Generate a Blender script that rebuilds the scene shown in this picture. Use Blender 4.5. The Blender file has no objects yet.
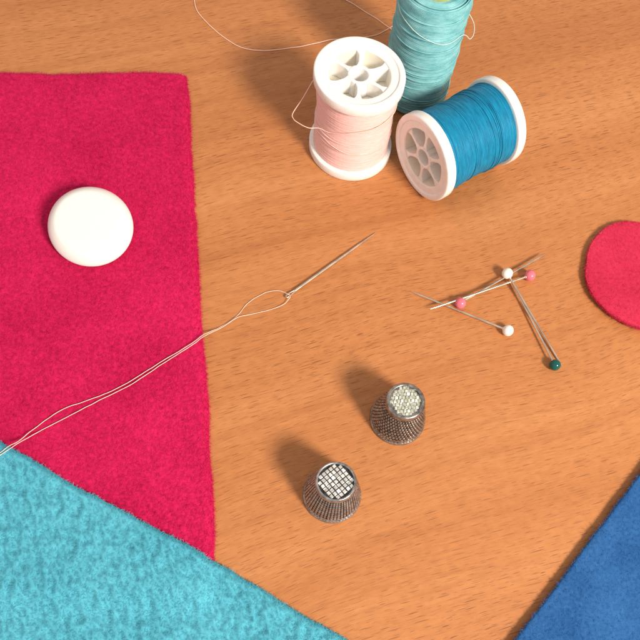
# Close-up of sewing things on a beech table.  1 unit = 1 cm, table surface at z = 0.
import bpy, math, random
import numpy as np
from mathutils import Vector, Matrix, noise

rng = np.random.default_rng(7)
random.seed(7)
scene = bpy.context.scene
COL = scene.collection
R = math.radians

# ------------------------------------------------------------------ helpers
class MB:
    """collects shapes, then links them as ONE mesh object"""
    def __init__(self): self.v = []; self.f = []; self.m = []
    def add(self, v, f, mi=0):
        o = len(self.v); self.v += [tuple(p) for p in v]
        self.f += [tuple(i + o for i in q) for q in f]; self.m += [mi] * len(f)
    def lathe(self, prof, seg=96, mi=0, closed=False):
        n = len(prof); vs = []; fs = []
        for r, z in prof:
            for k in range(seg):
                a = 2 * math.pi * k / seg; vs.append((r * math.cos(a), r * math.sin(a), z))
        rows = n if closed else n - 1
        for i in range(rows):
            j = (i + 1) % n
            for k in range(seg):
                l = (k + 1) % seg
                fs.append((i * seg + k, i * seg + l, j * seg + l, j * seg + k))
        self.add(vs, fs, mi)
    def tube(self, pts, rad, sides=8, mi=0, cap=True):
        pts = [Vector(p) for p in pts]; n = len(pts)
        rads = rad if isinstance(rad, (list, tuple)) else [rad] * n
        t0 = (pts[1] - pts[0]).normalized()
        ref = Vector((0, 0, 1)) if abs(t0.z) < .9 else Vector((1, 0, 0))
        nrm = (ref - t0 * ref.dot(t0)).normalized(); vs = []; fs = []
        for i, p in enumerate(pts):
            t = (pts[min(i + 1, n - 1)] - pts[max(i - 1, 0)])
            if t.length < 1e-9: t = t0
            t.normalize(); nrm = (nrm - t * nrm.dot(t)).normalized(); b = t.cross(nrm)
            for k in range(sides):
                a = 2 * math.pi * k / sides
                vs.append(p + (nrm * math.cos(a) + b * math.sin(a)) * rads[i])
        for i in range(n - 1):
            for k in range(sides):
                l = (k + 1) % sides
                fs.append((i * sides + k, i * sides + l, (i + 1) * sides + l, (i + 1) * sides + k))
        if cap:
            fs.append(tuple(reversed(range(sides)))); fs.append(tuple((n - 1) * sides + k for k in range(sides)))
        self.add(vs, fs, mi)
    def prism(self, poly, z0, z1, mi=0):
        n = len(poly)
        vs = [(x, y, z0) for x, y in poly] + [(x, y, z1) for x, y in poly]
        fs = [tuple(reversed(range(n))), tuple(range(n, 2 * n))]
        fs += [(i, (i + 1) % n, n + (i + 1) % n, n + i) for i in range(n)]
        self.add(vs, fs, mi)
    def build(self, name, mats, parent=None, smooth=True, sharp=40):
        me = bpy.data.meshes.new(name); me.from_pydata(self.v, [], self.f)
        mats = mats if isinstance(mats, (list, tuple)) else [mats]
        for m in mats: me.materials.append(m)
        me.polygons.foreach_set('material_index', self.m)
        if smooth:
            me.polygons.foreach_set('use_smooth', [True] * len(self.f))
            me.set_sharp_from_angle(angle=R(sharp))
        me.update()
        o = bpy.data.objects.new(name, me); COL.objects.link(o)
        if parent: o.parent = parent
        return o

def tag(o, label=None, cat=None, group=None, kind=None):
    if label: o['label'] = label
    if cat: o['category'] = cat
    if group: o['group'] = group
    if kind: o['kind'] = kind
    return o

def empty(name, loc=(0, 0, 0), rot=(0, 0, 0)):
    o = bpy.data.objects.new(name, None); COL.objects.link(o)
    o.location = loc; o.rotation_euler = rot; o.empty_display_size = .3
    return o

def kink(pts, amp=.006, f=5.0):
    """thread never lies in a perfect curve"""
    return [p + Vector((noise.noise(p * f), noise.noise(p * f + Vector((9, 4, 2))), .3 * noise.noise(p * f + Vector((3, 8, 1))))) * amp for p in map(Vector, pts)]

def spline(pts, sub=10):
    """Catmull-Rom through the points"""
    p = [Vector(q) for q in pts]; p = [p[0] * 2 - p[1]] + p + [p[-1] * 2 - p[-2]]; out = []
    for i in range(1, len(p) - 2):
        a, b, c, d = p[i - 1:i + 3]
        for k in range(sub):
            t = k / sub
            out.append(.5 * ((2 * b) + (c - a) * t + (2 * a - 5 * b + 4 * c - d) * t * t + (3 * b - a - 3 * c + d) * t ** 3))
    out.append(p[-2]); return out

# ------------------------------------------------------------------ materials
def mat(name):
    m = bpy.data.materials.new(name); m.use_nodes = True
    nt = m.node_tree; return m, nt, nt.nodes['Principled BSDF']
def N(nt, t, **kw):
    n = nt.nodes.new(t)
    for k, v in kw.items(): setattr(n, k, v)
    return n
def L(nt, a, b): nt.links.new(a, b)
def ramp(nt, stops, interp='LINEAR'):
    r = N(nt, 'ShaderNodeValToRGB'); r.color_ramp.interpolation = interp
    e = r.color_ramp.elements
    while len(e) < len(stops): e.new(.5)
    for q, (p, c) in zip(e, stops): q.position = p; q.color = (*c, 1) if len(c) == 3 else c
    return r
def math_(nt, op, a, b=None, clamp=False):
    n = N(nt, 'ShaderNodeMath', operation=op); n.use_clamp = clamp
    for i, x in enumerate((a, b)):
        if x is None: continue
        if isinstance(x, (int, float)): n.inputs[i].default_value = x
        else: L(nt, x, n.inputs[i])
    return n.outputs[0]
def mixc(nt, fac, a, b, blend='MIX'):
    n = N(nt, 'ShaderNodeMix', data_type='RGBA', blend_type=blend)
    for i, x in ((0, fac), (6, a), (7, b)):
        if isinstance(x, (int, float)): n.inputs[i].default_value = x
        elif isinstance(x, tuple): n.inputs[i].default_value = (*x, 1)
        else: L(nt, x, n.inputs[i])
    return n.outputs[2]

def wood():
    m, nt, b = mat('beech_wood')
    tc = N(nt, 'ShaderNodeTexCoord')
    rot = N(nt, 'ShaderNodeMapping'); rot.inputs['Rotation'].default_value = (0, 0, R(-19))
    L(nt, tc.outputs['Object'], rot.inputs['Vector'])
    # slight waviness of the grain
    wn = N(nt, 'ShaderNodeTexNoise', noise_dimensions='2D'); wn.inputs['Scale'].default_value = .13; wn.inputs['Detail'].default_value = 1
    L(nt, rot.outputs[0], wn.inputs['Vector'])
    sub = N(nt, 'ShaderNodeVectorMath', operation='SUBTRACT'); L(nt, wn.outputs['Color'], sub.inputs[0]); sub.inputs[1].default_value = (.5, .5, .5)
    sc = N(nt, 'ShaderNodeVectorMath', operation='MULTIPLY'); L(nt, sub.outputs[0], sc.inputs[0]); sc.inputs[1].default_value = (0, .9, 0)
    ad = N(nt, 'ShaderNodeVectorMath', operation='ADD'); L(nt, rot.outputs[0], ad.inputs[0]); L(nt, sc.outputs[0], ad.inputs[1])
    def tex(x, y, off=0, detail=2, rough=.5):
        mp = N(nt, 'ShaderNodeMapping'); mp.inputs['Scale'].default_value = (x, y, 1); mp.inputs['Location'].default_value = (off, off * 1.7, 0)
        L(nt, ad.outputs[0], mp.inputs['Vector'])
        n = N(nt, 'ShaderNodeTexNoise', noise_dimensions='2D'); n.inputs['Scale'].default_value = 1; n.inputs['Detail'].default_value = detail; n.inputs['Roughness'].default_value = rough
        L(nt, mp.outputs[0], n.inputs['Vector']); return n.outputs['Fac']
    def rng_(x, a, b_, c, d):
        mr = N(nt, 'ShaderNodeMapRange'); L(nt, x, mr.inputs[0])
        for i, q in enumerate((a, b_, c, d)): mr.inputs[i + 1].default_value = q
        return mr.outputs[0]
    base = ramp(nt, [(.28, (.432, .163, .053)), (.5, (.483, .191, .065)), (.70, (.532, .225, .082))]); L(nt, tex(.035, .42, 3, 4, .55), base.inputs[0])
    fine = tex(1.1, 20, 11, 5, .75)
    fr = ramp(nt, [(.3, (.82, .78, .74)), (.66, (1.08, 1.09, 1.10))]); L(nt, fine, fr.inputs[0])
    c = mixc(nt, .5, base.outputs[0], fr.outputs[0], 'MULTIPLY')
    # sanding mottling across the board
    mot = ramp(nt, [(.35, (.94, .92, .90)), (.65, (1.04, 1.04, 1.04))]); L(nt, tex(3.2, 5, 17, 3, .6), mot.inputs[0])
    c = mixc(nt, .8, c, mot.outputs[0], 'MULTIPLY')
    # short thin dark beech flecks (medullary rays): one dash per random cell, kept or dropped at random
    def dashes(x, y, off, keep, l0, l1, w0, w1):
        mp = N(nt, 'ShaderNodeMapping'); mp.inputs['Scale'].default_value = (x, y, 1); mp.inputs['Location'].default_value = (off, off * .7, 0)
        L(nt, ad.outputs[0], mp.inputs['Vector'])
        v = N(nt, 'ShaderNodeTexVoronoi', voronoi_dimensions='2D', feature='F1'); v.inputs['Scale'].default_value = 1; v.inputs['Randomness'].default_value = .95
        L(nt, mp.outputs[0], v.inputs['Vector'])
        df = N(nt, 'ShaderNodeVectorMath', operation='SUBTRACT'); L(nt, mp.outputs[0], df.inputs[0]); L(nt, v.outputs['Position'], df.inputs[1])
        dx = N(nt, 'ShaderNodeSeparateXYZ'); L(nt, df.outputs[0], dx.inputs[0])
        sp = N(nt, 'ShaderNodeSeparateColor'); L(nt, v.outputs['Color'], sp.inputs[0])
        lx = math_(nt, 'DIVIDE', math_(nt, 'ABSOLUTE', dx.outputs['X']), x); ly = math_(nt, 'DIVIDE', math_(nt, 'ABSOLUTE', dx.outputs['Y']), y)
        hl = rng_(sp.outputs[1], 0, 1, l0, l1); hw = rng_(sp.outputs[2], 0, 1, w0, w1)
        a = math_(nt, 'DIVIDE', lx, hl); a = math_(nt, 'MULTIPLY', a, a)
        # thins to both ends
        b_ = math_(nt, 'DIVIDE', ly, hw); b_ = math_(nt, 'MULTIPLY', b_, b_)
        e = rng_(math_(nt, 'ADD', a, b_), .35, 1.35, 1, 0)
        k = math_(nt, 'LESS_THAN', sp.outputs[0], keep)
        st = rng_(sp.outputs[0], 0, keep, 1, .35)
        return math_(nt, 'MULTIPLY', math_(nt, 'MULTIPLY', e, k), st)
    zone = rng_(tex(.14, .45, 29, 2), .36, .62, .62, 1)
    f1 = dashes(1.45, 7.2, 3.3, .9, .07, .22, .008, .0135)
    f2 = dashes(2.2, 11, 11.9, .85, .05, .15, .0065, .0105)
    f3 = dashes(2.6, 13, 27.1, .6, .04, .12, .006, .010)
    fl = math_(nt, 'MAXIMUM', f1, math_(nt, 'MAXIMUM', math_(nt, 'MULTIPLY', f2, .75), math_(nt, 'MULTIPLY', f3, .5)))
    fl = math_(nt, 'MULTIPLY', fl, zone)
    c = mixc(nt, math_(nt, 'MULTIPLY', fl, .84), c, (.165, .050, .016))
    # a few long faint growth lines
    d = math_(nt, 'ABSOLUTE', math_(nt, 'SUBTRACT', tex(.022, .8, 83, 1), .5))
    c = mixc(nt, rng_(d, 0, .018, .22, 0), c, (.30, .095, .030))
    L(nt, c, b.inputs['Base Color'])
    b.inputs['Specular IOR Level'].default_value = .3
    L(nt, rng_(fine, 0, 1, .40, .60), b.inputs['Roughness'])
    bp = N(nt, 'ShaderNodeBump'); bp.inputs['Strength'].default_value = .3; bp.inputs['Distance'].default_value = .012
    h = math_(nt, 'SUBTRACT', math_(nt, 'MULTIPLY', fine, .5), fl); L(nt, h, bp.inputs['Height']); L(nt, bp.outputs[0], b.inputs['Normal'])
    return m

def cloth(name, dark, light, patch=.5):
    """felt or fleece: every fibre (mesh island) its own shade, plus slow blotches"""
    m, nt, b = mat(name)
    g = N(nt, 'ShaderNodeNewGeometry'); tc = N(nt, 'ShaderNodeTexCoord')
    n = N(nt, 'ShaderNodeTexNoise'); n.inputs['Scale'].default_value = patch; n.inputs['Detail'].default_value = 4; L(nt, tc.outputs['Object'], n.inputs['Vector'])
    n2 = N(nt, 'ShaderNodeTexNoise'); n2.inputs['Scale'].default_value = 11; n2.inputs['Detail'].default_value = 4; n2.inputs['Roughness'].default_value = .7; L(nt, tc.outputs['Object'], n2.inputs['Vector'])
    f = math_(nt, 'ADD', math_(nt, 'MULTIPLY', g.outputs['Random Per Island'], .26), math_(nt, 'ADD', math_(nt, 'MULTIPLY', n.outputs['Fac'], .42), math_(nt, 'MULTIPLY', n2.outputs['Fac'], .55)))
    rp = ramp(nt, [(.36, dark), (.80, light)]); L(nt, f, rp.inputs[0]); L(nt, rp.outputs[0], b.inputs['Base Color'])
    b.inputs['Roughness'].default_value = .95; b.inputs['Specular IOR Level'].default_value = .1
    b.inputs['Sheen Weight'].default_value = .12; b.inputs['Sheen Roughness'].default_value = .5; b.inputs['Sheen Tint'].default_value = (*[min(1, c * 1.6 + .1) for c in light], 1)
    return m

def thread_mat(name, dark, light, spec=.35, scale=3.0, axis=(1, 1, 6)):
    m, nt, b = mat(name)
    tc = N(nt, 'ShaderNodeTexCoord'); mp = N(nt, 'ShaderNodeMapping'); mp.inputs['Scale'].default_value = axis; L(nt, tc.outputs['Object'], mp.inputs[0])
    n = N(nt, 'ShaderNodeTexNoise'); n.inputs['Scale'].default_value = scale; n.inputs['Detail'].default_value = 4; n.inputs['Roughness'].default_value = .7; L(nt, mp.outputs[0], n.inputs['Vector'])
    rp = ramp(nt, [(.3, dark), (.7, light)]); L(nt, n.outputs['Fac'], rp.inputs[0]); L(nt, rp.outputs[0], b.inputs['Base Color'])
    b.inputs['Roughness'].default_value = .5; b.inputs['Specular IOR Level'].default_value = spec
    b.inputs['Sheen Weight'].default_value = .04
    n3 = N(nt, 'ShaderNodeTexNoise'); n3.inputs['Scale'].default_value = 40; L(nt, tc.outputs['Object'], n3.inputs['Vector'])
    bp = N(nt, 'ShaderNodeBump'); bp.inputs['Strength'].default_value = .3; bp.inputs['Distance'].default_value = .01; L(nt, n3.outputs['Fac'], bp.inputs['Height']); L(nt, bp.outputs[0], b.inputs['Normal'])
    return m

def plastic(name, c, rough=.35, sss=.0, mottled=.04):
    m, nt, b = mat(name)
    tc = N(nt, 'ShaderNodeTexCoord'); n = N(nt, 'ShaderNodeTexNoise'); n.inputs['Scale'].default_value = 6; n.inputs['Detail'].default_value = 3; L(nt, tc.outputs['Object'], n.inputs['Vector'])
    rp = ramp(nt, [(.3, tuple(x * (1 - mottled * 2) for x in c)), (.7, c)]); L(nt, n.outputs['Fac'], rp.inputs[0]); L(nt, rp.outputs[0], b.inputs['Base Color'])
    b.inputs['Roughness'].default_value = rough; b.inputs['Specular IOR Level'].default_value = .45
    if sss:
        b.inputs['Subsurface Weight'].default_value = sss; b.inputs['Subsurface Radius'].default_value = (.12, .09, .06); b.inputs['Subsurface Scale'].default_value = 1
    return m

def metal(name, lo, hi, r0=.25, r1=.45, scale=9):
    m, nt, b = mat(name)
    tc = N(nt, 'ShaderNodeTexCoord'); n = N(nt, 'ShaderNodeTexNoise'); n.inputs['Scale'].default_value = scale; n.inputs['Detail'].default_value = 5; L(nt, tc.outputs['Object'], n.inputs['Vector'])
    rp = ramp(nt, [(.32, lo), (.68, hi)]); L(nt, n.outputs['Fac'], rp.inputs[0]); L(nt, rp.outputs[0], b.inputs['Base Color'])
    b.inputs['Metallic'].default_value = 1
    mr = N(nt, 'ShaderNodeMapRange'); mr.inputs[3].default_value = r0; mr.inputs[4].default_value = r1; L(nt, n.outputs['Fac'], mr.inputs[0]); L(nt, mr.outputs[0], b.inputs['Roughness'])
    return m

M_wood = wood()
M_pinkfleece = cloth('pink_fleece', (.33, .002, .034), (.66, .018, .110))
M_turq = cloth('turquoise_fleece', (.045, .27, .37), (.10, .43, .54), .7)
M_blue = cloth('blue_felt', (.004, .035, .145), (.036, .14, .36), .9)
M_red = cloth('red_felt', (.36, .009, .034), (.60, .034, .085), .8)
M_white = plastic('white_plastic', (.88, .865, .835), .30, .25)
M_bounce = plastic('white_plastic_bounce', (.87, .82, .70), .4, .25)  # white plastic in the flange recess, yellow of bounced light painted in
M_button = plastic('button_plastic', (.81, .765, .725), .2, .2, .01)
M_tpink = thread_mat('pink_thread', (.84, .49, .45), (.89, .60, .56))
M_tblue = thread_mat('blue_thread', (.002, .145, .28), (.005, .285, .49), .25)
M_tteal = thread_mat('teal_thread', (.10, .36, .39), (.28, .60, .63), .3, 2.2, (1, 1, 2.5))
M_tpale = thread_mat('pale_thread', (.64, .47, .39), (.80, .66, .57), .3, 8, (1, 1, 1))
M_tpeach = thread_mat('pale_pink_thread', (.80, .52, .42), (.88, .66, .56), .3, 8, (1, 1, 1))
M_tmint = thread_mat('pale_teal_thread', (.50, .70, .64), (.70, .84, .78), .3, 8, (1, 1, 1))
M_core = plastic('green_core', (.40, .45, .17), .5, 0, .15)
M_corein = plastic('dark_core', (.10, .10, .06), .7)
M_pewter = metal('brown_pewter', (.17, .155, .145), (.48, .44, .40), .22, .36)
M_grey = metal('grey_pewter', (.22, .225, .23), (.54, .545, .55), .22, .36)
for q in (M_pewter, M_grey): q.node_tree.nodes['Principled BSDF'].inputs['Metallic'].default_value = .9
M_pit = metal('dark_pewter', (.035, .03, .027), (.12, .105, .095), .3, .5)  # darker metal for the body pits and waffle gaps
M_silver = metal('bright_silver', (.70, .70, .67), (.90, .90, .88), .25, .45, 14)
M_silver.node_tree.nodes['Principled BSDF'].inputs['Metallic'].default_value = .72
M_greenrefl = metal('silver_green_reflection', (.62, .66, .55), (.86, .88, .78), .25, .45, 14)  # silver with a greenish reflection painted into its colour
M_greenrefl.node_tree.nodes['Principled BSDF'].inputs['Metallic'].default_value = .72
M_steel = metal('pin_steel', (.60, .53, .44), (.90, .82, .68), .22, .32, 3)
M_hpink = plastic('pink_pin_head', (.78, .17, .23), .2, .1)
M_hwhite = plastic('white_pin_head', (.88, .83, .76), .2, .1)
M_hgreen = plastic('green_pin_head', (.003, .085, .075), .12)

# ------------------------------------------------------------------ table
tb = MB()
x0, x1, y0, y1, zb = -32, 32, -24, 36, -2.4
bev = .25
ring = lambda i, z: [(x0 + i, y0 + i, z), (x1 - i, y0 + i, z), (x1 - i, y1 - i, z), (x0 + i, y1 - i, z)]
vs = ring(bev, 0) + ring(0, -bev) + ring(0, zb + bev) + ring(bev, zb)
fs = [(0, 1, 2, 3), (15, 14, 13, 12)]
for k in range(3):
    for i in range(4):
        j = (i + 1) % 4; fs.append((k * 4 + j, k * 4 + i, (k + 1) * 4 + i, (k + 1) * 4 + j))
tb.add(vs, fs)
o = tb.build('tabletop', M_wood, smooth=False); tag(o, 'orange-brown beech table top with short dark grain flecks under everything', 'table', kind='structure')

# ------------------------------------------------------------------ cloth sheets
def resample(pts, n):
    p = np.array([tuple(q) for q in spline(pts, 16)])[:, :2]
    s = np.r_[0, np.cumsum(np.linalg.norm(np.diff(p, axis=0), axis=1))]
    t = np.linspace(0, s[-1], n)
    return np.c_[np.interp(t, s, p[:, 0]), np.interp(t, s, p[:, 1])]

def coons(top, right, bottom, left, nu, nv):
    """grid between four border curves; top/bottom run along u, left/right along v (from top down)"""
    T, B, Lf, Rt = resample(top, nu), resample(bottom, nu), resample(left, nv), resample(right, nv)
    u = np.linspace(0, 1, nu)[None, :, None]; v = np.linspace(0, 1, nv)[:, None, None]
    S = (1 - v) * T[None] + v * B[None] + (1 - u) * Lf[:, None] + u * Rt[:, None]
    S -= (1 - u) * (1 - v) * T[0] + u * (1 - v) * T[-1] + (1 - u) * v * B[0] + u * v * B[-1]
    return S

def vnoise(xy, s, seed=0, octv=3):
    return np.array([noise.fractal(Vector((x * s + seed, y * s - seed, seed * .37)), 1.0, 2.0, octv) for x, y in xy])

def sheet(name, mtl, G, wrap, thick, base, edge_r, lump, fib, edge=.45, bulge=(.30, .36, .30, .0)):
    """G: (nv,nu,2) grid. Builds the top surface, rolled edges, underside and a nap of loose fibres as one mesh."""
    nv, nu = G.shape[:2]
    q = G.reshape(-1, 2)                                      # hand-cut edges are never quite straight
    G = G + np.stack([.035 * vnoise(q, .9, 61, 2) + .014 * vnoise(q, 3.1, 12, 1), .035 * vnoise(q, .9, 77, 2) + .014 * vnoise(q, 3.1, 18, 1)], -1).reshape(G.shape)
    P = G.reshape(-1, 2)
    if wrap:                                                  # polar grid: the last row is the rim
        Bd = G[-1]
    else:
        Bd = np.r_[G[0, :], G[1:, -1], G[-1, -2::-1], G[-2:0:-1, 0]]
    d = np.full(len(P), 9e9)
    A = Bd; Bn = np.roll(Bd, -1, 0)
    for i in range(0, len(A)):                                # distance to the border
        ab = Bn[i] - A[i]; w = P - A[i]
        t = np.clip((w @ ab) / max(ab @ ab, 1e-12), 0, 1)
        d = np.minimum(d, np.linalg.norm(w - t[:, None] * ab, axis=1))
    e = np.clip(d / edge_r, 0, 1)
    z0 = base(P)
    prof = thick * (edge + (1 - edge) * np.sqrt(np.clip(1 - (1 - e) ** 2, 0, 1)))
    z = z0 + prof + lump(P) * (.35 + .65 * e)
    V = [np.c_[P, z]]
    idx = np.arange(nv * nu).reshape(nv, nu); F = []
    def quads(I, cyc):
        a = I[:-1, :]; b_ = I[1:, :]
        if cyc: return np.stack([a, np.roll(a, -1, 1), np.roll(b_, -1, 1), b_], -1).reshape(-1, 4)[:, ::-1]
        return np.stack([a[:, :-1], b_[:, :-1], b_[:, 1:], a[:, 1:]], -1).reshape(-1, 4)
    F.append(quads(idx, wrap))
    # rolled side and underside
    if wrap: bi = idx[-1]; 
    else: bi = np.r_[idx[0, :], idx[1:, -1], idx[-1, -2::-1], idx[-2:0:-1, 0]]
    c = P.mean(0)
    Bp = P[bi]; tng = np.roll(Bp, -1, 0) - np.roll(Bp, 1, 0); nr = np.c_[tng[:, 1], -tng[:, 0]]; nr /= np.linalg.norm(nr, axis=1)[:, None] + 1e-12
    if ((Bp - c) * nr).sum() < 0: nr = -nr
    zr = z[bi]; z0b = z0[bi]; n0 = nv * nu; m = len(bi); prev = bi
    for k, (off, fz) in enumerate(((bulge[0], .78), (bulge[1], .5), (bulge[2], .22), (bulge[3], .04), (bulge[3] - 1.2, .04))):
        V.append(np.c_[Bp + nr * off * thick * .5, z0b + (zr - z0b) * fz])
        cur = n0 + k * m + np.arange(m)
        q = np.stack([prev, np.roll(prev, -1), np.roll(cur, -1), cur], -1)
        F.append(q); prev = cur
    V = np.concatenate(V); F = np.concatenate(F)
    nV0 = len(V)
    # ---- fibres
    dens, ln, wd, lift, curl, fringe = fib
    quad = F[:(len(F) - 5 * m)]
    q = V[quad]
    qa = .5 * np.linalg.norm(np.cross(q[:, 2] - q[:, 0], q[:, 3] - q[:, 1]), axis=1)
    seen = (q[:, 0, 0] > -11.5) & (q[:, 0, 0] < 9.6) & (q[:, 0, 1] > -6.2)
    w = qa * seen; cnt = int(w.sum() * dens)
    sel = rng.choice(len(q), cnt, p=w / w.sum()); u = rng.random((cnt, 1)); v = rng.random((cnt, 1)); q = q[sel]
    root = (q[:, 0] * (1 - u) + q[:, 1] * u) * (1 - v) + (q[:, 3] * (1 - u) + q[:, 2] * u) * v
    nb = int(np.linalg.norm(np.roll(Bp, -1, 0) - Bp, axis=1).sum() * dens * fringe)   # fringe round the edge
    k = rng.integers(0, m, nb); t = rng.random((nb, 1)); k2 = (k + 1) % m; h = rng.random(nb)
    rb = Bp[k] * (1 - t) + Bp[k2] * t + nr[k] * thick * .14 * rng.random((nb, 1))
    rootb = np.c_[rb, z0b[k] + (zr[k] - z0b[k]) * (.25 + .75 * h)]
    a = rng.random(cnt) * 2 * np.pi
    dr = np.c_[np.cos(a), np.sin(a), lift * (.1 + rng.random(cnt))]
    a2 = rng.normal(0, .7, nb); cs, sn = np.cos(a2), np.sin(a2); nn = nr[k]
    drb = np.c_[nn[:, 0] * cs - nn[:, 1] * sn, nn[:, 0] * sn + nn[:, 1] * cs, rng.normal(.05, .35, nb)]
    root = np.r_[root, rootb]; dr = np.r_[dr, drb]; cnt += nb
    root[:, 2] -= .004
    lnr = ln * (.5 + rng.random(cnt)); lnr[-nb:] *= .8
    bend = rng.normal(0, curl, cnt)
    seg = 3; pts = [root]; ang = np.zeros(cnt)
    for s in range(seg):
        ang = ang + bend * (.6 + .8 * rng.random(cnt))
        cs, sn = np.cos(ang), np.sin(ang)
        dd = np.c_[dr[:, 0] * cs - dr[:, 1] * sn, dr[:, 0] * sn + dr[:, 1] * cs, dr[:, 2] * (1 - .75 * s)]
        pts.append(pts[-1] + dd * (lnr / seg)[:, None])
    fv = []; 
    for s, p in enumerate(pts):
        t = pts[min(s + 1, seg)] - pts[max(s - 1, 0)]
        sd = np.c_[-t[:, 1], t[:, 0], np.zeros(cnt)]; sd /= np.linalg.norm(sd, axis=1)[:, None] + 1e-9
        ww = wd * (1 - .6 * s / seg)
        fv += [p - sd * ww * .5, p + sd * ww * .5]
    FV = np.stack(fv, 1).reshape(-1, 3); per = 2 * (seg + 1)
    o = nV0 + np.arange(cnt)[:, None] * per
    FF = np.concatenate([np.stack([o[:, 0] + 2 * s, o[:, 0] + 2 * s + 1, o[:, 0] + 2 * s + 3, o[:, 0] + 2 * s + 2], -1) for s in range(seg)])
    V = np.r_[V, FV]; F = np.r_[F, FF]
    me = bpy.data.meshes.new(name)
    me.vertices.add(len(V)); me.vertices.foreach_set('co', V.astype(np.float32).ravel())
    me.loops.add(len(F) * 4); me.loops.foreach_set('vertex_index', F.astype(np.int32).ravel())
    me.polygons.add(len(F)); me.polygons.foreach_set('loop_start', (np.arange(len(F)) * 4).astype(np.int32))
    me.polygons.foreach_set('use_smooth', np.ones(len(F), bool))
    me.materials.append(mtl); me.update(calc_edges=True); me.validate()
    ob = bpy.data.objects.new(name, me); COL.objects.link(ob)
    return ob

smooth = lambda t: np.clip(t, 0, 1) ** 2 * (3 - 2 * np.clip(t, 0, 1))

# pink fleece -------------------------------------------------
PINK_TOP = [(-13.5, 10.62), (-11.583, 10.736), (-9.987, 10.879), (-8.354, 10.988), (-6.694, 11.174), (-5.5, 11.262), (-5.1, 11.262), (-4.85, 11.24)]
PINK_RIGHT = [(-4.85, 11.24), (-4.81, 10.95), (-4.77, 10.6), (-4.683, 9.923), (-4.549, 8.528), (-4.375, 6.865), (-4.201, 5.129), (-4.037, 3.486), (-3.902, 2.345), (-3.735, 0.977), (-3.623, -0.33), (-3.492, -1.579), (-3.387, -2.844), (-3.293, -3.918)]
PK_RX = np.array([p[0] for p in PINK_RIGHT][::-1]); PK_RY = np.array([p[1] for p in PINK_RIGHT][::-1])
G = coons(PINK_TOP, PINK_RIGHT, [(-13.5, -3.0), (-8, -3.4), (-3.293, -3.918)], [(-13.5, 10.62), (-13.5, 4), (-13.5, -3.0)], 190, 260)
o = sheet('fleece_sheet', M_pinkfleece, G, False, .2, lambda P: np.full(len(P), .008), .16,
          lambda P: .010 * vnoise(P, 2.2, 3) + .008 * vnoise(P, 7, 9, 2), (1700, .10, .0095, .36, .6, .09))
tag(o, 'hot pink fuzzy fleece sheet lying under the white button', 'fabric', 'pieces of cloth on the table')

# turquoise fleece --------------------------------------------
TURQ = [(-10.12, .693), (-8.405, -.297), (-7.195, -1.012), (-6.006, -1.647), (-4.832, -2.272), (-3.667, -2.87), (-2.743, -3.406), (-1.584, -4.114), (-.281, -4.859), (1.361, -5.901), (3.0, -6.95)]
G = coons([(-13.2, 2.47)] + TURQ, [(3.0, -6.95), (2.4, -8.0), (1.8, -9.0)], [(-13.2, -8.0), (-6, -8.6), (1.8, -9.0)], [(-13.2, 2.47), (-13.2, -3), (-13.2, -8.0)], 420, 300)
def turq_base(P):
    xr = np.interp(P[:, 1], PK_RY, PK_RX, left=-3.3, right=-4.9)
    on = smooth((xr + .25 - P[:, 0]) / .7) * smooth((P[:, 1] + 4.4) / .8)
    return .012 + .205 * on
def turq_lump(P):
    w = np.c_[P[:, 0] * .94 + P[:, 1] * .34, (-P[:, 0] * .34 + P[:, 1] * .94) * .62]     # pills slightly drawn out along the nap
    a = vnoise(w, 5.8, 21, 2); b = vnoise(w, 12, 5, 1)
    return .062 * np.clip(a, -.55, .75) + .022 * b
o = sheet('fleece_sheet', M_turq, G, False, .2, turq_base, .16, turq_lump, (1800, .075, .009, .25, .7, .05))
tag(o, 'turquoise fleece sheet with nubbly pilled surface, overlapping the hot pink fleece', 'fabric', 'pieces of cloth on the table')

# blue felt ---------------------------------------------------
BLUE = [(1.9, -6.83), (2.696, -5.964), (3.675, -4.892), (4.683, -3.782), (5.991, -2.311), (7.229, -.945), (8.892, .882), (10.4, 2.55)]
G = coons(BLUE, [(10.4, 2.55), (11.6, .8), (12.8, -1.0)], [(5.0, -9.4), (9, -5.1), (12.8, -1.0)], [(1.9, -6.83), (3.4, -8.1), (5.0, -9.4)], 190, 90)
BL = np.array(BLUE)
def blue_base(P):
    n = np.array([.735, -.678]); dd = (P - np.array([3.675, -4.892])) @ n      # distance in from the cut edge
    return .01 + .22 * np.exp(-(np.clip(dd, 0, 9) / 1.6) ** 2) * .11
o = sheet('felt_sheet', M_blue, G, False, .16, blue_base, .07,
          lambda P: .012 * vnoise(P, 5, 31, 3) + .006 * vnoise(P, 14, 8, 2), (1700, .07, .0085, .16, .7, .014), .82, (-.05, -.2, -.4, -.6))
tag(o, 'royal blue felt sheet with its straight cut edge lifting off the table', 'fabric', 'pieces of cloth on the table')

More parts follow.
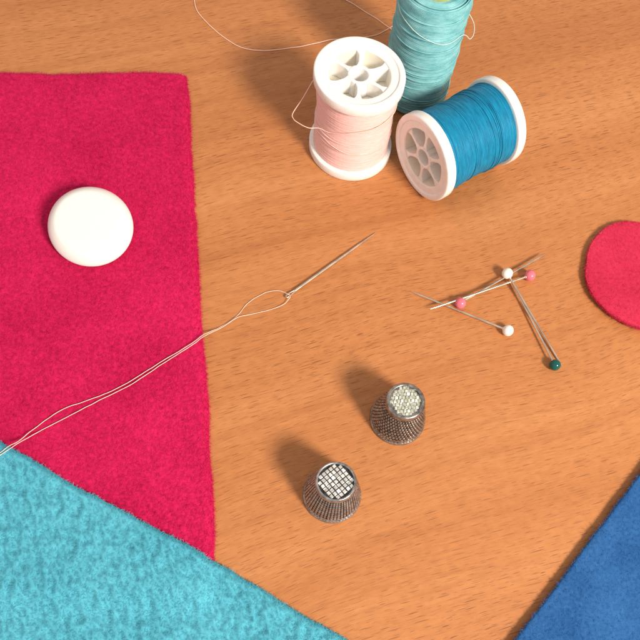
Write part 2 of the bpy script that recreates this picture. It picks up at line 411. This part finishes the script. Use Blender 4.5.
# red felt disc -----------------------------------------------
nr_, na_ = 26, 200
th = np.linspace(0, 2 * np.pi, na_, endpoint=False)
rim = 1.80 * (1 + .012 * np.cos(3 * th + .6) + .008 * np.cos(5 * th + 1.9) + .006 * np.sin(8 * th))
rr = np.linspace(.02, 1, nr_)[:, None]
G = np.stack([8.455 + rr * rim * np.cos(th), 5.13 + rr * rim * np.sin(th)], -1)
def red_base(P):
    w = (P - np.array([8.455, 5.13])) / 1.8; s = np.clip(-(w @ np.array([.62, .78])), 0, 1.1)
    return .01 + .05 * s ** 2 + .02 * np.clip((w ** 2).sum(1), 0, 1)
o = sheet('felt_circle', M_red, G, True, .15, red_base, .07,
          lambda P: .010 * vnoise(P, 5, 41, 3) + .006 * vnoise(P, 15, 2, 2), (1800, .07, .0085, .16, .7, .03), .82, (.02, -.08, -.25, -.5))
tag(o, 'red-pink felt disc with hand-cut rim, lying alone right of the pins', 'fabric', 'pieces of cloth on the table')

# ------------------------------------------------------------------ button
bt = empty('button', (-6.90, 5.68, .37)); bt.rotation_euler = (R(12), R(1.5), 0)
tag(bt, 'large round glossy white button with smooth domed face on hot pink fleece', 'button')
m = MB()
prof = [(0, .455), (.3, .453), (.6, .446), (.76, .436), (.84, .42), (.90, .385), (.96, .335), (1.015, .275), (1.055, .215), (1.076, .16), (1.072, .12), (1.045, .085), (.98, .05), (.85, .03), (.5, .02), (0, .02)]
pf = [tuple(p)[:2] for p in spline([(a, b, 0) for a, b in prof], 5)]
pf = [(max(a, 0.0005), b) for a, b in pf]
m.lathe(pf[::-1], 128); m.build('button_disc', M_button, bt, sharp=80)
m = MB(); m.lathe([(.001, .1), (.2, .1), (.22, .06), (.2, .02), (.001, .02)][::-1], 40); m.build('shank', M_button, bt)

# ------------------------------------------------------------------ spools
def flange(R_, w, h_dir, parent, mtl):
    """flange with a recessed six-spoked face; local z: 0 = inner side, w = outer face"""
    m = MB()
    ri, rs = .67 * R_, .86 * R_; fl = w - .52
    m.lathe([(.82 * R_, 0), (R_ - .035, 0), (R_ - .01, .01), (R_, .03), (R_, w - .045), (R_ - .012, w - .015), (R_ - .04, w), (rs + .02, w), (rs + .004, w - .01), (rs - .008, w - .035), (ri + .05, w - .04), (ri + .015, w - .05), (ri, w - .075)][::-1], 128)
    m.lathe([(ri, w - .075), (ri - .03, fl), (.001, fl - .01)][::-1], 96, 1)
    m.lathe([(.17 * R_, fl), (.185 * R_, w - .09), (.20 * R_, w - .07), (.245 * R_, w - .07), (.26 * R_, w - .09), (.275 * R_, fl)][::-1], 64)
    for k in range(6):
        a0 = k * math.pi / 3 + .25
        ts = [i / 12 for i in range(13)]
        def wid(t): return .036 * R_ + .045 * R_ * (max(0, .35 - t) / .35) ** 2 + .085 * R_ * (max(0, t - .62) / .38) ** 2
        side = [(.245 * R_ + (ri + .012 - .245 * R_) * t, wid(t)) for t in ts]
        pl = [(x, -y) for x, y in side] + [(x, y) for x, y in reversed(side)]
        ca, sa = math.cos(a0), math.sin(a0)
        m.prism([(x * ca - y * sa, x * sa + y * ca) for x, y in pl], fl + .002, w - .08)
    o = m.build('flange', [mtl, M_bounce], parent, sharp=35)
    bv = o.modifiers.new('soften', 'BEVEL'); bv.width = .014; bv.segments = 2; bv.limit_method = 'ANGLE'; bv.angle_limit = R(40)
    return o

def winding(r_of_z, z0, z1, pitch, rad, seed, cross=0, jit=.004, ndiv=56):
    """real thread wound as a helix on a core, plus a few slanting top turns"""
    m = MB(); rd = random.Random(seed)
    turns = int((z1 - z0) / pitch)
    core = [(r_of_z(z0 + (z1 - z0) * i / 24) - rad * .3, z0 + (z1 - z0) * i / 24) for i in range(25)]
    m.lathe(core[::-1], 72)
    pts = []; rads = []
    off = [rd.gauss(0, jit) for _ in range(turns + 2)]; roff = [rd.gauss(0, rad * .22) for _ in range(turns + 2)]
    for i in range(turns * ndiv + 1):
        t = i / ndiv; k = int(t); fr = t - k
        z = z0 + pitch * t + off[k] * (1 - fr) + off[k + 1] * fr
        z = min(max(z, z0), z1)
        r = r_of_z(z) + roff[k] * (1 - fr) + roff[k + 1] * fr
        a = 2 * math.pi * t; pts.append((r * math.cos(a), r * math.sin(a), z))
    m.tube(pts, rad, 6)
    for _ in range(cross):
        za = rd.uniform(z0 + .1, z1 - .3); rise = rd.uniform(-.35, .35); a0 = rd.uniform(0, 6.28); pts = []
        for i in range(60):
            t = i / 59; z = min(max(za + rise * t, z0), z1); r = r_of_z(z) + rad * 1.3 * min(1, 8 * t, 8 * (1 - t)); a = a0 + 6.4 * t
            pts.append((r * math.cos(a), r * math.sin(a), z))
        m.tube(pts, rad, 6)
    return m

SR, SH, SW = 1.2, 2.75, .285
def spool(root, tm, seed, rth, cross, pitch=.034, rad=.0185, jit=.004):
    f = flange(SR, SW, 1, root, M_white); f.location = (0, 0, SH - SW)
    f = flange(SR, SW, 1, root, M_white); f.rotation_euler = (math.pi, 0, .3); f.location = (0, 0, SW)
    rz = lambda z: rth - .035 * math.sin(math.pi * (z - SW) / (SH - 2 * SW)) + .012 * math.sin(z * 5.1 + seed)
    winding(rz, SW - .01, SH - SW + .01, pitch, rad, seed, cross, jit).build('wound_thread', tm, root, sharp=180)

ps = empty('thread_spool', (.006, 9.121, 0), (R(.2), 0, R(12)))
tag(ps, 'pink thread on a white plastic spool standing upright', 'thread spool', 'spools of thread')
spool(ps, M_tpink, 3, 1.09, 2, .025, .0145, .0022)
inv = ps.matrix_basis.inverted()
m = MB()
pl = [(-.72, .78, 2.28), (-1.0, .62, 2.02), (-1.17, .55, 1.80), (-1.43, .22, 1.52), (-1.69, -.26, 1.47), (-1.68, -.42, 1.45), (-1.57, -.55, 1.46), (-1.28, -.72, 1.47), (-.98, -.74, 1.50), (-.70, -.90, 1.54), (-.18, -1.12, 1.79), (.47, -1.02, 1.92), (.95, -.60, 2.0), (1.11, -.1, 2.02)]
c = Vector((.006, 9.121, 0))
m.tube([inv @ (Vector(p) + c) for p in spline(pl, 10)], .012, 6)
pl = [(-1.02, -.46, 1.10), (-.62, -.93, 1.10), (-.22, -1.10, 1.02), (.2, -1.105, 1.0)]
m.tube([inv @ (Vector(p) + c) for p in spline(pl, 10)], .012, 6)
m.build('loose_thread', M_tpeach, ps, sharp=180)

ax = R(33.6)
bs = empty('thread_spool', (1.835, 7.822, 1.2))
bs.rotation_mode = 'QUATERNION'
zax = Vector((math.cos(ax), math.sin(ax), 0)); xax = Vector((-math.sin(ax), math.cos(ax), 0)); yax = zax.cross(xax)
Rm = Matrix((xax, yax, zax)).transposed() @ Matrix.Rotation(.35, 3, 'Z')
bs.rotation_quaternion = Rm.to_quaternion()
tag(bs, 'bright blue thread on a white plastic spool lying on its side', 'thread spool', 'spools of thread')
spool(bs, M_tblue, 11, 1.10, 5, .027, .0158, .0026)

TX, TY, TR, TH = 1.99, 11.31, .96, 3.62
ts_ = empty('thread_tube', (TX, TY, 0), (0, 0, R(20)))
tag(ts_, 'tall teal thread tube without flanges, standing behind the two white spools', 'thread spool', 'spools of thread')
def rt(z):
    e = min(1, (z - .04) / .18, (TH - .04 - z) / .16); e = max(e, 0)
    return TR - .10 + .10 * math.sqrt(1 - (1 - e) ** 2) + .008 * math.sin(z * 4.3) + .006 * math.sin(z * 11)
winding(rt, .05, TH - .05, .036, .020, 5, 14, .003).build('wound_thread', M_tteal, ts_, sharp=180)
m = MB()
# end winding coiled flat on the top, round the core
pts = []
for i in range(60 * 9):
    t = i / 60; r = TR - .10 - .036 * t; a = 2 * math.pi * t; pts.append((r * math.cos(a), r * math.sin(a), TH - .05 - .012 * math.sin(t) - .004 * t))
m.tube(pts, .021, 6); m.lathe([(.40, TH - .10), (TR - .1, TH - .075)][::-1], 72)
m.build('end_winding', M_tteal, ts_, sharp=180)
m = MB(); m.lathe([(.34, 0.005), (.54, .005), (.56, .03), (.56, TH - .07), (.54, TH - .02), (.50, TH), (.38, TH), (.34, TH - .03)][::-1], 72, closed=True)
m.build('core', M_core, ts_)
m = MB(); m.lathe([(.001, TH - .4), (.338, TH - .4), (.338, TH - .05)][::-1], 48); m.build('core_hole', M_corein, ts_)
inv = ts_.matrix_basis.inverted() if False else Matrix.Translation((TX, TY, 0)) @ Matrix.Rotation(R(20), 4, 'Z')
inv = inv.inverted()
m = MB(); c = Vector((TX, TY, 0))
def rim_pt(a, z, r=TR + .035): return (r * math.cos(R(a)), r * math.sin(R(a)), z)
pl = [rim_pt(170, 3.18), rim_pt(202, 3.05), rim_pt(230, 2.93), rim_pt(253, 2.80), rim_pt(279, 2.66), rim_pt(300, 2.62), rim_pt(325, 2.62, 1.0), (.99, -.42, 2.50), (1.16, -.28, 2.28), (1.30, -.02, 2.22), (1.30, .24, 2.32), (1.1, .42, 2.5), rim_pt(28, 2.62, .99), rim_pt(60, 2.7)]
m.tube([inv @ (Vector(p) + c) for p in spline(pl, 12)], .0095, 6)
m.build('loose_thread', M_tmint, ts_, sharp=180)

# ------------------------------------------------------------------ loose thread loop on the table
LOOP = [(-5.10, 15.9, .02), (-5.013, 15.352, .02), (-4.881, 14.654, .02), (-4.772, 14.335, .02), (-4.591, 13.783, .02), (-3.891, 13.011, .02), (-3.182, 12.566, .02), (-2.35, 12.567, .02), (-1.391, 12.816, .02), (-.556, 13.137, .02), (.133, 13.285, .02), (.75, 13.417, .022), (1.25, 13.74, .024), (1.75, 14.25, .022), (2.35, 14.75, .02)]
LOOP2 = [(-1.6, 15.9, .02), (-.929, 15.427, .02), (-.546, 15.127, .02), (-.036, 14.843, .02), (.692, 14.33, .02), (1.12, 13.98, .03), (1.36, 13.76, .058), (1.7, 13.50, .03), (2.3, 13.2, .02), (3.0, 13.2, .02)]
m = MB(); m.tube(kink(spline(LOOP, 10), .02, 2.5), .012, 6)
tag(m.build('thread_strand', M_tpeach, sharp=180), 'long pale loose thread curving in a wide arc behind the pink spool', 'thread', 'loose strands behind the spools')
m = MB(); m.tube(kink(spline(LOOP2, 10), .02, 2.5), .012, 6)
tag(m.build('thread_strand', M_tpeach, sharp=180), 'short pale loose thread running down to the left side of the teal tube', 'thread', 'loose strands behind the spools')

# ------------------------------------------------------------------ needle and its doubled thread
nd0, nd1 = Vector((-1.789, 4.028, .075)), Vector((.703, 6.214, .03))
nd = empty('sewing_needle', nd0); tag(nd, 'thin steel sewing needle on bare wood, threaded with doubled pale thread', 'needle')
dv = (nd1 - nd0); ln = dv.length; dv.normalize()
side = Vector((-dv.y, dv.x, 0)).normalized()
m = MB()
m.tube([dv * t for t in (.30, .36, .5, 1.2, 2.0, 2.6, 3.0, ln - .02, ln)], [.034, .037, .037, .037, .035, .030, .021, .007, .002], 12)
m.build('shaft', M_steel, nd, sharp=60)
m = MB()
eye = [(0, 0), (.02, .022), (.06, .034), (.16, .036), (.26, .026), (.33, .006)]
lp = [dv * t + side * s for t, s in eye] + [dv * t - side * s for t, s in reversed(eye[1:])]
lp.append(lp[0]); m.tube(spline(lp, 5), .017, 8); m.build('eye', M_steel, nd, sharp=60)

A = [(-1.69, 4.10, .075), (-1.737, 4.112, .095), (-1.80, 4.15, .085), (-1.871, 4.186, .07), (-2.006, 4.237, .05), (-2.20, 4.215, .035), (-2.43, 4.124, .025), (-2.793, 3.843, .02), (-3.093, 3.415, .02), (-3.5, 3.09, .03), (-3.72, 2.93, .10), (-3.93, 2.72, .25), (-4.152, 2.494, .275), (-4.913, 1.946, .245), (-5.853, 1.243, .245), (-6.646, .849, .245), (-7.142, .633, .245), (-7.67, .186, .245), (-8.004, -.204, .33), (-8.15, -.36, .44), (-8.344, -.563, .49), (-9.128, -1.221, .47), (-10.5, -2.3, .46)]
B = [(-1.69, 4.10, .075), (-1.69, 4.02, .10), (-1.735, 3.955, .07), (-1.839, 3.836, .05), (-2.155, 3.684, .025), (-2.73, 3.503, .02), (-3.038, 3.384, .055), (-3.5, 3.045, .055), (-3.72, 2.87, .13), (-3.93, 2.65, .26), (-4.149, 2.438, .28), (-4.907, 1.864, .245), (-5.25, 1.58, .255), (-5.633, 1.285, .255), (-6.276, .901, .245), (-6.961, .47, .245), (-7.588, .074, .245), (-7.946, -.226, .34), (-8.10, -.41, .45), (-8.334, -.636, .49), (-9.114, -1.315, .47), (-10.5, -2.45, .46)]
m = MB(); m.tube(kink(spline(A, 10), .010), .0092, 7); m.tube(kink(spline(B, 10), .010, 4), .0092, 7)
tag(m.build('sewing_thread', M_tpale, sharp=180), 'pale thread doubled through the needle eye, crossing the hot pink fleece diagonally', 'thread')

# ------------------------------------------------------------------ pins
def pin(head, tip, hm, label):
    h, t = Vector(head), Vector(tip); root = empty('sewing_pin', h)
    tag(root, label, 'pin', 'ball-headed pins in a loose pile')
    m = MB(); r = .155
    prof = [(max(r * math.sin(math.pi * k / 24), .0005), -r * math.cos(math.pi * k / 24) * .97) for k in range(25)]
    m.lathe(prof, 40)
    o = m.build('head', hm, root, sharp=180)
    d = t - h; n = d.normalized(); o.rotation_mode = 'QUATERNION'; o.rotation_quaternion = n.to_track_quat('Z', 'Y')
    m = MB(); ln = d.length
    m.tube([n * s for s in (.12, .6, 1.4, ln - .35, ln - .12, ln)], [.028, .028, .028, .027, .018, .003], 10)
    m.tube([n * s for s in (.13, .165, .18)], [.045, .042, .028], 12)
    m.build('shaft', M_steel, root, sharp=60)
pin((4.225, 3.213, .158), (1.626, 4.376, .03), M_hwhite, 'white-headed pin nearest the thimbles, pointing up and left')
pin((2.956, 3.999, .158), (5.545, 5.691, .14), M_hpink, 'pink-headed pin with its head at the left, pointing up toward the red-pink felt disc')
pin((5.009, 4.952, .165), (2.096, 3.756, .20), M_hpink, 'pink-headed pin with its head at the right, pointing left across the pile')
pin((4.339, 4.957, .215), (5.701, 2.233, .03), M_hwhite, 'white-headed pin at the top of the pile, pointing at the dark green head')
pin((5.439, 2.226, .158), (4.428, 4.942, .085), M_hgreen, 'dark green-headed pin, the only green one')

# ------------------------------------------------------------------ thimbles
RB, RT, HT = .72, .475, 1.31
def thimble(loc, rotz, label, style):
    sh = .03 if style else 0        # how much further out the waffle reaches
    root = empty('thimble', (*loc, 0), (0, 0, R(rotz))); tag(root, label, 'thimble', 'thimbles')
    MP = M_pewter if style == 0 else M_grey
    # body: knurled cone, pits pushed into it
    seg, rows = 360, 110
    zs0, zs1 = .16, 1.20
    ncol, nrow = (46, 10) if style == 0 else (50, 10)
    vs = []; vm = []
    for j in range(rows + 1):
        t = j / rows; z = zs0 + (zs1 - zs0) * t
        r0 = RB - .035 + (RT - .005 - RB + .035) * (t ** 1.12)
        for k in range(seg):
            a = 2 * math.pi * k / seg; u = a * ncol / (2 * math.pi); w = t * nrow
            if style == 0:
                row = math.floor(w); uu = u + (.5 if row % 2 else 0)
            else: uu = u
            s = max(0, math.sin(math.pi * (uu % 1))) * max(0, math.sin(math.pi * (w % 1)))
            bump = s ** .7
            env = min(1, t * 12, (1 - t) * 10)
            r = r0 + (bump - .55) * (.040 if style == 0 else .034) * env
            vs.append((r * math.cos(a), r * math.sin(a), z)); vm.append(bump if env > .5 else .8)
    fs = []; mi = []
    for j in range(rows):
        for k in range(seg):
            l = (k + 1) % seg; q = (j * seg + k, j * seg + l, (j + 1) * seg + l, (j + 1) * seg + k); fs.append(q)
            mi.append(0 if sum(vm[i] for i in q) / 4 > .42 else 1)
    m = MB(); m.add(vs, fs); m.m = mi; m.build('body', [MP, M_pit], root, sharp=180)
    m = MB()   # rolled rim with a beaded row above it, inside wall
    m.lathe([(RB - .10, .0), (RB - .03, .0), (RB - .005, .012), (RB, .04), (RB - .008, .07), (RB - .03, .085), (RB - .034, .165), (RB - .07, .17)], 128)
    m.lathe([(RB - .10, 0), (RB - .13, .3), (RT - .1, 1.1), (.001, 1.12)][::-1], 64)
    nb = 56
    for k in range(nb):
        a = 2 * math.pi * k / nb; c0 = Vector(((RB - .032) * math.cos(a), (RB - .032) * math.sin(a), .125)); sp = []; fsb = []
        for i in range(5):
            for q in range(8):
                p = math.pi * (i + .5) / 5; sp.append(c0 + Vector((math.sin(p) * math.cos(q * math.pi / 4), math.sin(p) * math.sin(q * math.pi / 4), math.cos(p))) * .026)
        for i in range(4):
            for q in range(8): fsb.append((i * 8 + q, i * 8 + (q + 1) % 8, (i + 1) * 8 + (q + 1) % 8, (i + 1) * 8 + q))
        m.add(sp, [tuple(reversed(f)) for f in fsb])
    m.build('rim', MP, root, sharp=50)
    m = MB()   # smooth shoulder ring
    m.lathe([(RT - .0, 1.19), (RT + .008, 1.215), (RT + .008, 1.25), (RT - .006, 1.285), (RT - .03 + sh * .4, 1.305), (RT - .065 + sh, 1.31), (RT - .085 + sh, 1.30), (RT - .095 + sh, 1.265)], 128)
    m.build('shoulder', MP, root, sharp=60)
    m = MB()   # waffle top
    rt_ = RT - .09 + sh
    m.lathe([(.001, 1.262), (rt_, 1.258)][::-1], 96, mi=1)
    p = .102 if style else .086; g = .040 if style else .037; n = 6
    for i in range(-n, n + 1):
        for j in range(-n, n + 1):
            x = (i + (.5 if (style == 0 and j % 2) else 0)) * p; y = j * p
            rr_ = math.hypot(x, y)
            if rr_ > rt_ - .012: continue
            jx, jy = random.gauss(0, .002), random.gauss(0, .002); x += jx; y += jy
            hz = 1.298 + random.gauss(0, .003) - .02 * (rr_ / rt_) ** 2
            tx, ty = random.gauss(0, .008), random.gauss(0, .008)
            b4 = [(x - g, y - g), (x + g, y - g), (x + g, y + g), (x - g, y + g)]
            k = .72
            vs = [(a, b, 1.255) for a, b in b4] + [(a, b, hz - .012) for a, b in b4] + [(x + (a - x) * k, y + (b - y) * k, hz + tx * ((a - x) / g) + ty * ((b - y) / g)) for a, b in b4]
            fs = [(8, 9, 10, 11)]
            for q in range(4):
                r_ = (q + 1) % 4; fs += [(q, r_, r_ + 4, q + 4), (q + 4, r_ + 4, r_ + 8, q + 8)]
            m.add(vs, fs)
    m.build('waffle_top', [M_greenrefl if style == 0 else M_silver, M_pewter if style == 0 else M_pit], root, smooth=False)
thimble((1.115, .645), 4, 'upper right tarnished metal thimble with brownish dimpled sides and silver waffle top coloured with a greenish reflection', 0)
thimble((-.583, -1.378), 40, 'lower left grey metal thimble with bright diamond grid of squares on top', 1)

# ------------------------------------------------------------------ light: one warm lamp from the front right, dim room around
w = bpy.data.worlds.new('World'); scene.world = w; w.use_nodes = True
nt = w.node_tree; bg = nt.nodes['Background']
tc = N(nt, 'ShaderNodeTexCoord'); sx = N(nt, 'ShaderNodeSeparateXYZ'); L(nt, tc.outputs['Generated'], sx.inputs[0])
mr = N(nt, 'ShaderNodeMapRange'); mr.inputs[1].default_value = -1; mr.inputs[2].default_value = 1; L(nt, sx.outputs['Z'], mr.inputs[0])
rp = ramp(nt, [(0, (.18, .15, .13)), (.44, (.62, .57, .54)), (.58, (.68, .63, .60)), (.80, (.64, .58, .54)), (1, (.70, .64, .60))]); L(nt, mr.outputs[0], rp.inputs[0])
L(nt, rp.outputs[0], bg.inputs['Color']); bg.inputs['Strength'].default_value = 1.0

lt = bpy.data.lights.new('desk_lamp', 'POINT'); lt.energy = 560000; lt.color = (1, .90, .79); lt.shadow_soft_size = 10.5
lo_ = bpy.data.objects.new('desk_lamp', lt); COL.objects.link(lo_); lo_.location = (1 + 48.0, 2 - 53.0, 62.5)

# ------------------------------------------------------------------ camera (photo is an off-centre crop, hence the lens shift)
cam = bpy.data.cameras.new('camera'); co = bpy.data.objects.new('camera', cam); COL.objects.link(co)
fw = Vector((.10194109, .31171899, -.94469005)); rt_v = Vector((.99465623, -.01634038, .10194109)); up = Vector((-.01634038, .95003382, .31171899))
co.matrix_world = Matrix(((rt_v.x, up.x, -fw.x, -1.81018632), (rt_v.y, up.y, -fw.y, -5.53525029), (rt_v.z, up.z, -fw.z, 16.7750314), (0, 0, 0, 1)))
cam.sensor_width = 36; cam.lens = 700.815 / 640 * 36; cam.shift_x = -.05415; cam.shift_y = .19085
cam.clip_start = .1; cam.clip_end = 500
scene.camera = co
scene.view_settings.view_transform = 'Standard'; scene.view_settings.look = 'None'; scene.view_settings.exposure = 0; scene.view_settings.gamma = 1
